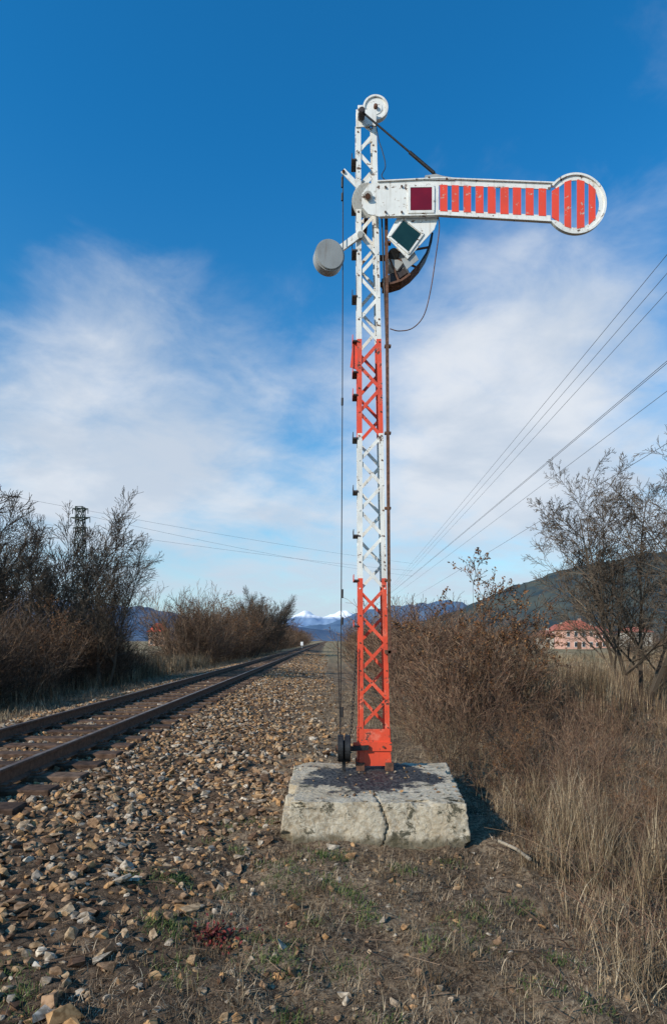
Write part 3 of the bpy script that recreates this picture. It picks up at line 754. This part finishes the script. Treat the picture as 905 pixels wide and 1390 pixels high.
# ---------------------------------------------------------------- wires
wm=simple('wire_aluminium',(.10,.10,.11),.2,5,.6)
wr=empty('overhead_power_line')
def wire(nm,a,b_,r,sag,par=wr):
    pts=[]
    for i in range(33):
        t=i/32; p=Vector(a).lerp(Vector(b_),t); p.z-=sag*4*t*(1-t); pts.append(p)
    rod(nm,pts,r,wm,par)
for i,(py) in enumerate((345,371,397)):
    H=12.3; X0=H*(905-472)/(HY-py)*1.0; wire(f'wire_{i}',(X0-.2,-20,CAMH+H+.5),(X0+.025*240,240,CAMH+H+2),.010,.8)
for i,(py,vx) in enumerate(((486,440),(494,446),(536,452))):
    H=9.0; X0=H*(905-vx)/(HY-py); wire(f'wire_b{i}',(X0,-20,CAMH+H+.3),(X0,260,CAMH+H+1),.010,.5)
wire('wire_c',(6.6*1.62,-20,CAMH+6.6+.2),(6.6*1.62+3,200,CAMH+6.6+.4),.010,.3)
wl=empty('overhead_power_line')
wire('wire_0',S(-300,612,70),S(560,765,170),.018,1.0,wl)
wire('wire_1',S(-300,655,70),S(560,775,170),.018,1.0,wl)
wire('wire_2',S(118,700,92),S(560,782,190),.018,1.0,wl)
py=empty('lattice_pylon')
def pylon(cx,cy,H,w0,w1,par):
    A=[];B=[];
    z0=hgt(cx,cy)
    lv=np.linspace(0,1,13)
    cor=[(-1,-1),(1,-1),(1,1),(-1,1)]
    def P(i,k): w=w0+(w1-w0)*min(1,lv[i]/.85); return (cx+cor[k][0]*w/2,cy+cor[k][1]*w/2,z0+H*lv[i])
    for i in range(12):
        for k in range(4):
            A.append(P(i,k));B.append(P(i+1,k)); kk=(k+1)%4
            A.append(P(i,k));B.append(P(i+1,kk)); A.append(P(i,kk));B.append(P(i+1,k)); A.append(P(i+1,k));B.append(P(i+1,kk))
    for zz,l in ((.99,1.2),(.93,1.5),(.86,1.1)):
        z=z0+H*zz
        for s in (-1,1):
            for q in (-.3,.3): A.append((cx,cy+q,z-.5));B.append((cx+s*l,cy,z)); A.append((cx,cy+q,z));B.append((cx+s*l,cy,z))
            A.append((cx+s*l,cy,z));B.append((cx+s*l,cy,z-.8))
    n=len(A); V,Fq=tubes(A,B,np.full(n,.065),np.full(n,.065),4)
    np_mesh('pylon_frame',V,[Fq],None,simple('pylon_steel',(.055,.07,.055),.3,3,.7),par)
pylon(-39.5,92,22.8,2.6,1.1,py)

# ---------------------------------------------------------------- houses
def house(cx,cy,w,d,h,rh,wall,roofc,floors=2,ncol=4):
    e=empty('house'); z0=float(hgt(cx,cy))-.3
    wm_=simple('house_wall',wall,.12,1,.9,0,.1); rm=simple('roof_tiles',roofc,.3,2,.85); gm=simple('window_glass',(.03,.04,.05),.2,2,.2,0,0); fm=simple('window_frame',(.7,.68,.64),.05,2,.6,0,0)
    box('walls',(cx,cy,z0+h/2),(w,d,h),wm_,e,bev=.03)
    o=.5; vs=[(cx-w/2-o,cy-d/2-o,z0+h-.15),(cx+w/2+o,cy-d/2-o,z0+h-.15),(cx+w/2+o,cy+d/2+o,z0+h-.15),(cx-w/2-o,cy+d/2+o,z0+h-.15),(cx-w/2+d*.3,cy,z0+h+rh),(cx+w/2-d*.3,cy,z0+h+rh)]
    me=bpy.data.meshes.new('roof'); me.from_pydata(vs,[],[(0,1,5,4),(1,2,5),(2,3,4,5),(3,0,4),(3,2,1,0)]); link('roof',me,e,rm)
    box('chimney',(cx+w*.2,cy+.6,z0+h+rh*.9),(.6,.6,1.6),wm_,e)
    fh=h/floors
    for f in range(floors):
        for c in range(ncol):
            x=cx-w/2+w*(c+.5)/ncol; z=z0+fh*(f+.55)
            box('window_frame',(x,cy-d/2-.02,z),(w/ncol*.42,.12,fh*.5),fm,e,bev=0)
            box('window_pane',(x,cy-d/2-.08,z),(w/ncol*.34,.06,fh*.42),gm,e,bev=0)
    box('door',(cx-w*.02,cy-d/2-.07,z0+1.1),(1.0,.1,2.1),simple('door_wood',(.12,.06,.03)),e,bev=0)
house(-65,220,6.2,6,5.6,3.2,(.50,.30,.20),(.42,.06,.03),2,3)
house(64.5,158,8.0,7,5.6,2.4,(.58,.33,.25),(.36,.10,.06),2,4)
house(61.5,172,5.5,6,3.8,1.8,(.62,.56,.46),(.30,.12,.08),1,3)
house(79,178,8,7,4.8,2.0,(.56,.30,.23),(.36,.12,.08),2,4)
house(75.5,198,6,6,5.8,2.2,(.6,.5,.4),(.34,.10,.07),2,3)
house(97,225,8,8,6.0,2.4,(.62,.58,.5),(.30,.13,.09),2,3)
house(120,235,10,8,6,2.2,(.6,.57,.5),(.36,.12,.08),2,4)
mp_=empty('trackside_marker_post')
box('marker_board',(-6.0,112,1.15),(.5,.05,.7),simple('marker_white',(.8,.8,.78),.05),mp_); box('marker_stake',(-6.0,112.06,.6),(.1,.06,1.4),GREYP,mp_)

# ---------------------------------------------------------------- mountains
def hillmat(name,c0,c1,snow=None,scale=.01):  # bluish distance haze is painted into the slope colours; snow is separate
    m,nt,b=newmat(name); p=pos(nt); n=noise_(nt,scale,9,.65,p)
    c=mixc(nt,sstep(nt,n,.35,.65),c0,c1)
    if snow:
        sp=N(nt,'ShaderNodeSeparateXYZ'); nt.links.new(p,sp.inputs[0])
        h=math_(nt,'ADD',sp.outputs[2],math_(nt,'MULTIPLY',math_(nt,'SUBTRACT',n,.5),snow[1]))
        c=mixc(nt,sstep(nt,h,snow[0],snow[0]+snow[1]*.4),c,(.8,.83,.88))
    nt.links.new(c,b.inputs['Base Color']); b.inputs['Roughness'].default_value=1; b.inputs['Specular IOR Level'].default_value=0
    return m
def hill(name,prof,D,depth,mat,rough=.06,nx=260,ny=40,fs=6):
    xs_=np.array([(p[0]-CX)/F*D for p in prof]); zs=np.array([(HY-p[1])/F*D for p in prof])
    gx=np.linspace(xs_[0],xs_[-1],nx); rz=np.interp(gx,xs_,zs)
    V=np.zeros((ny,nx,3))
    H=zs.max()
    for j in range(ny):
        t=j/(ny-1); f=math.sin(min(t/.7,1)*math.pi/2)**1.3 if t<.7 else 1-(t-.7)*1.5
        for i in range(nx):
            v=Vector((gx[i]/H*fs*.25,t*depth/H*fs*.25,3.1*D/1000))
            nn=mnoise.fractal(v,1.0,2.0,6)
            V[j,i]=(gx[i],D-depth*.7+t*depth,rz[i]*f*(1+rough*2*nn)+H*rough*nn*f-3)
    i=(np.arange(nx-1)[None,:]+np.arange(ny-1)[:,None]*nx).ravel()
    np_mesh(name,V.reshape(-1,3),[np.stack([i,i+1,i+nx+1,i+nx],-1)],mat=mat,smooth=True)
hill('forested_hill',[(520,868),(600,840),(660,810),(700,795),(760,778),(830,762),(905,750),(1000,735),(1200,720),(1500,750),(1900,800)],2200,1300,hillmat('hill_forest_haze',(.035,.055,.068),(.075,.085,.075),None,.012),.07)
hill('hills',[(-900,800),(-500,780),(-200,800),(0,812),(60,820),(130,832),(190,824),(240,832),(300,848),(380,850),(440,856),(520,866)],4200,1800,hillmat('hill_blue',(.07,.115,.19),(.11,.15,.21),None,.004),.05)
hill('hills',[(300,868),(400,852),(440,850),(480,833),(520,826),(580,818),(660,826),(740,838),(860,860)],5200,2000,hillmat('hill_haze_blue_b',(.075,.13,.22),(.10,.16,.24),None,.004),.05)
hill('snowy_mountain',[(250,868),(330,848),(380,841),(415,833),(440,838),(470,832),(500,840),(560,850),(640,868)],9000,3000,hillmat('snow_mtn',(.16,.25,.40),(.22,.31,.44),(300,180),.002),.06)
hill('snowy_mountain',[(-700,868),(-300,830),(-100,806),(-20,800),(40,803),(100,815),(180,828),(300,868)],9500,3000,hillmat('snow_mtn_haze_b',(.16,.25,.40),(.22,.31,.44),(560,260),.002),.06)

# ---------------------------------------------------------------- world / sun
sd=Vector((-.78,-.62,.56)).normalized()
el=math.asin(sd.z); rot=math.atan2(sd.x,sd.y)
w=bpy.data.worlds.new('World'); sc.world=w; w.use_nodes=True; nt=w.node_tree
bg=nt.nodes['Background']; bg.inputs[1].default_value=.1
sky=N(nt,'ShaderNodeTexSky',sky_type='NISHITA'); sky.sun_disc=False; sky.sun_elevation=el; sky.sun_rotation=rot%(2*math.pi)
sky.air_density=1.0; sky.dust_density=.4; sky.ozone_density=3.0
tc=N(nt,'ShaderNodeTexCoord'); g=tc.outputs['Generated']
sp=N(nt,'ShaderNodeSeparateXYZ'); nt.links.new(g,sp.inputs[0]); zz=sp.outputs[2]
tint=mixc(nt,sstep(nt,zz,.05,.68),(1.05,1.7,1.7),(.17,1.38,1.98))
base=mixc(nt,1.0,sky.outputs[0],tint,'MULTIPLY')
zd=math_(nt,'ADD',math_(nt,'MAXIMUM',zz,0.0),.26)
cv=N(nt,'ShaderNodeCombineXYZ'); nt.links.new(math_(nt,'DIVIDE',sp.outputs[0],zd),cv.inputs[0]); nt.links.new(math_(nt,'DIVIDE',sp.outputs[1],zd),cv.inputs[1])
mp=N(nt,'ShaderNodeMapping'); mp.inputs['Rotation'].default_value=(0,0,math.radians(-28)); mp.inputs['Scale'].default_value=(.95,1.05,1); mp.inputs['Location'].default_value=(.3,1.7,0); nt.links.new(cv.outputs[0],mp.inputs[0])
na=noise_(nt,1.5,8,.5,mp.outputs[0],.2); nb=noise_(nt,5.0,10,.60,mp.outputs[0],.3)
def blob(px,py_,rad,amt):
    d=Vector(((px-CX)/F,1,(HY-py_)/F)).normalized()
    v=N(nt,'ShaderNodeVectorMath',operation='DISTANCE'); nt.links.new(g,v.inputs[0]); v.inputs[1].default_value=d
    return sstep(nt,v.outputs['Value'],0,rad,amt,0)
bias=sstep(nt,zz,.10,.62,.13,-.17)
for bb in ((760,460,.40,.28),(640,600,.36,.17),(110,490,.34,.17),(250,620,.36,.17),(0,560,.25,.06),(380,420,.25,.06),(760,190,.2,-.05)):
    bias=math_(nt,'ADD',bias,blob(*bb))
dn=math_(nt,'ADD',math_(nt,'ADD',math_(nt,'MULTIPLY',na,.62),math_(nt,'MULTIPLY',nb,.40)),bias)
mask=sstep(nt,dn,.44,.86,0,.95)
shade=noise_(nt,2.2,7,.55,mp.outputs[0],.2)
cl=mixc(nt,sstep(nt,shade,.38,.62),(5.8,6.6,7.7),(7.8,8.2,8.8))
cc_=mixc(nt,sstep(nt,zz,.03,.30),(5.8,6.7,7.9),cl)
c=mixc(nt,mask,base,cc_)
hz=sstep(nt,zz,0,.24,.7,0)
c=mixc(nt,hz,c,(5.7,6.6,7.8))
nt.links.new(c,bg.inputs[0])
sl=bpy.data.lights.new('sun','SUN'); sl.energy=4.7; sl.angle=math.radians(.5); sl.color=(1,.92,.80)
so=bpy.data.objects.new('sun',sl); COL.objects.link(so); so.rotation_euler=sd.to_track_quat('Z','Y').to_euler(); so.location=(-20,-20,20)
cd=bpy.data.cameras.new('camera'); cam=bpy.data.objects.new('camera',cd); COL.objects.link(cam)
cam.location=(0,0,CAMH); cam.rotation_euler=(math.radians(90),0,0)
cd.sensor_fit='HORIZONTAL'; cd.sensor_width=36; cd.lens=F/905*36; cd.shift_y=(HY-695)/905; cd.clip_start=.05; cd.clip_end=30000
sc.camera=cam
sc.view_settings.view_transform='Standard'; sc.view_settings.look='None'; sc.view_settings.exposure=0; sc.view_settings.gamma=1
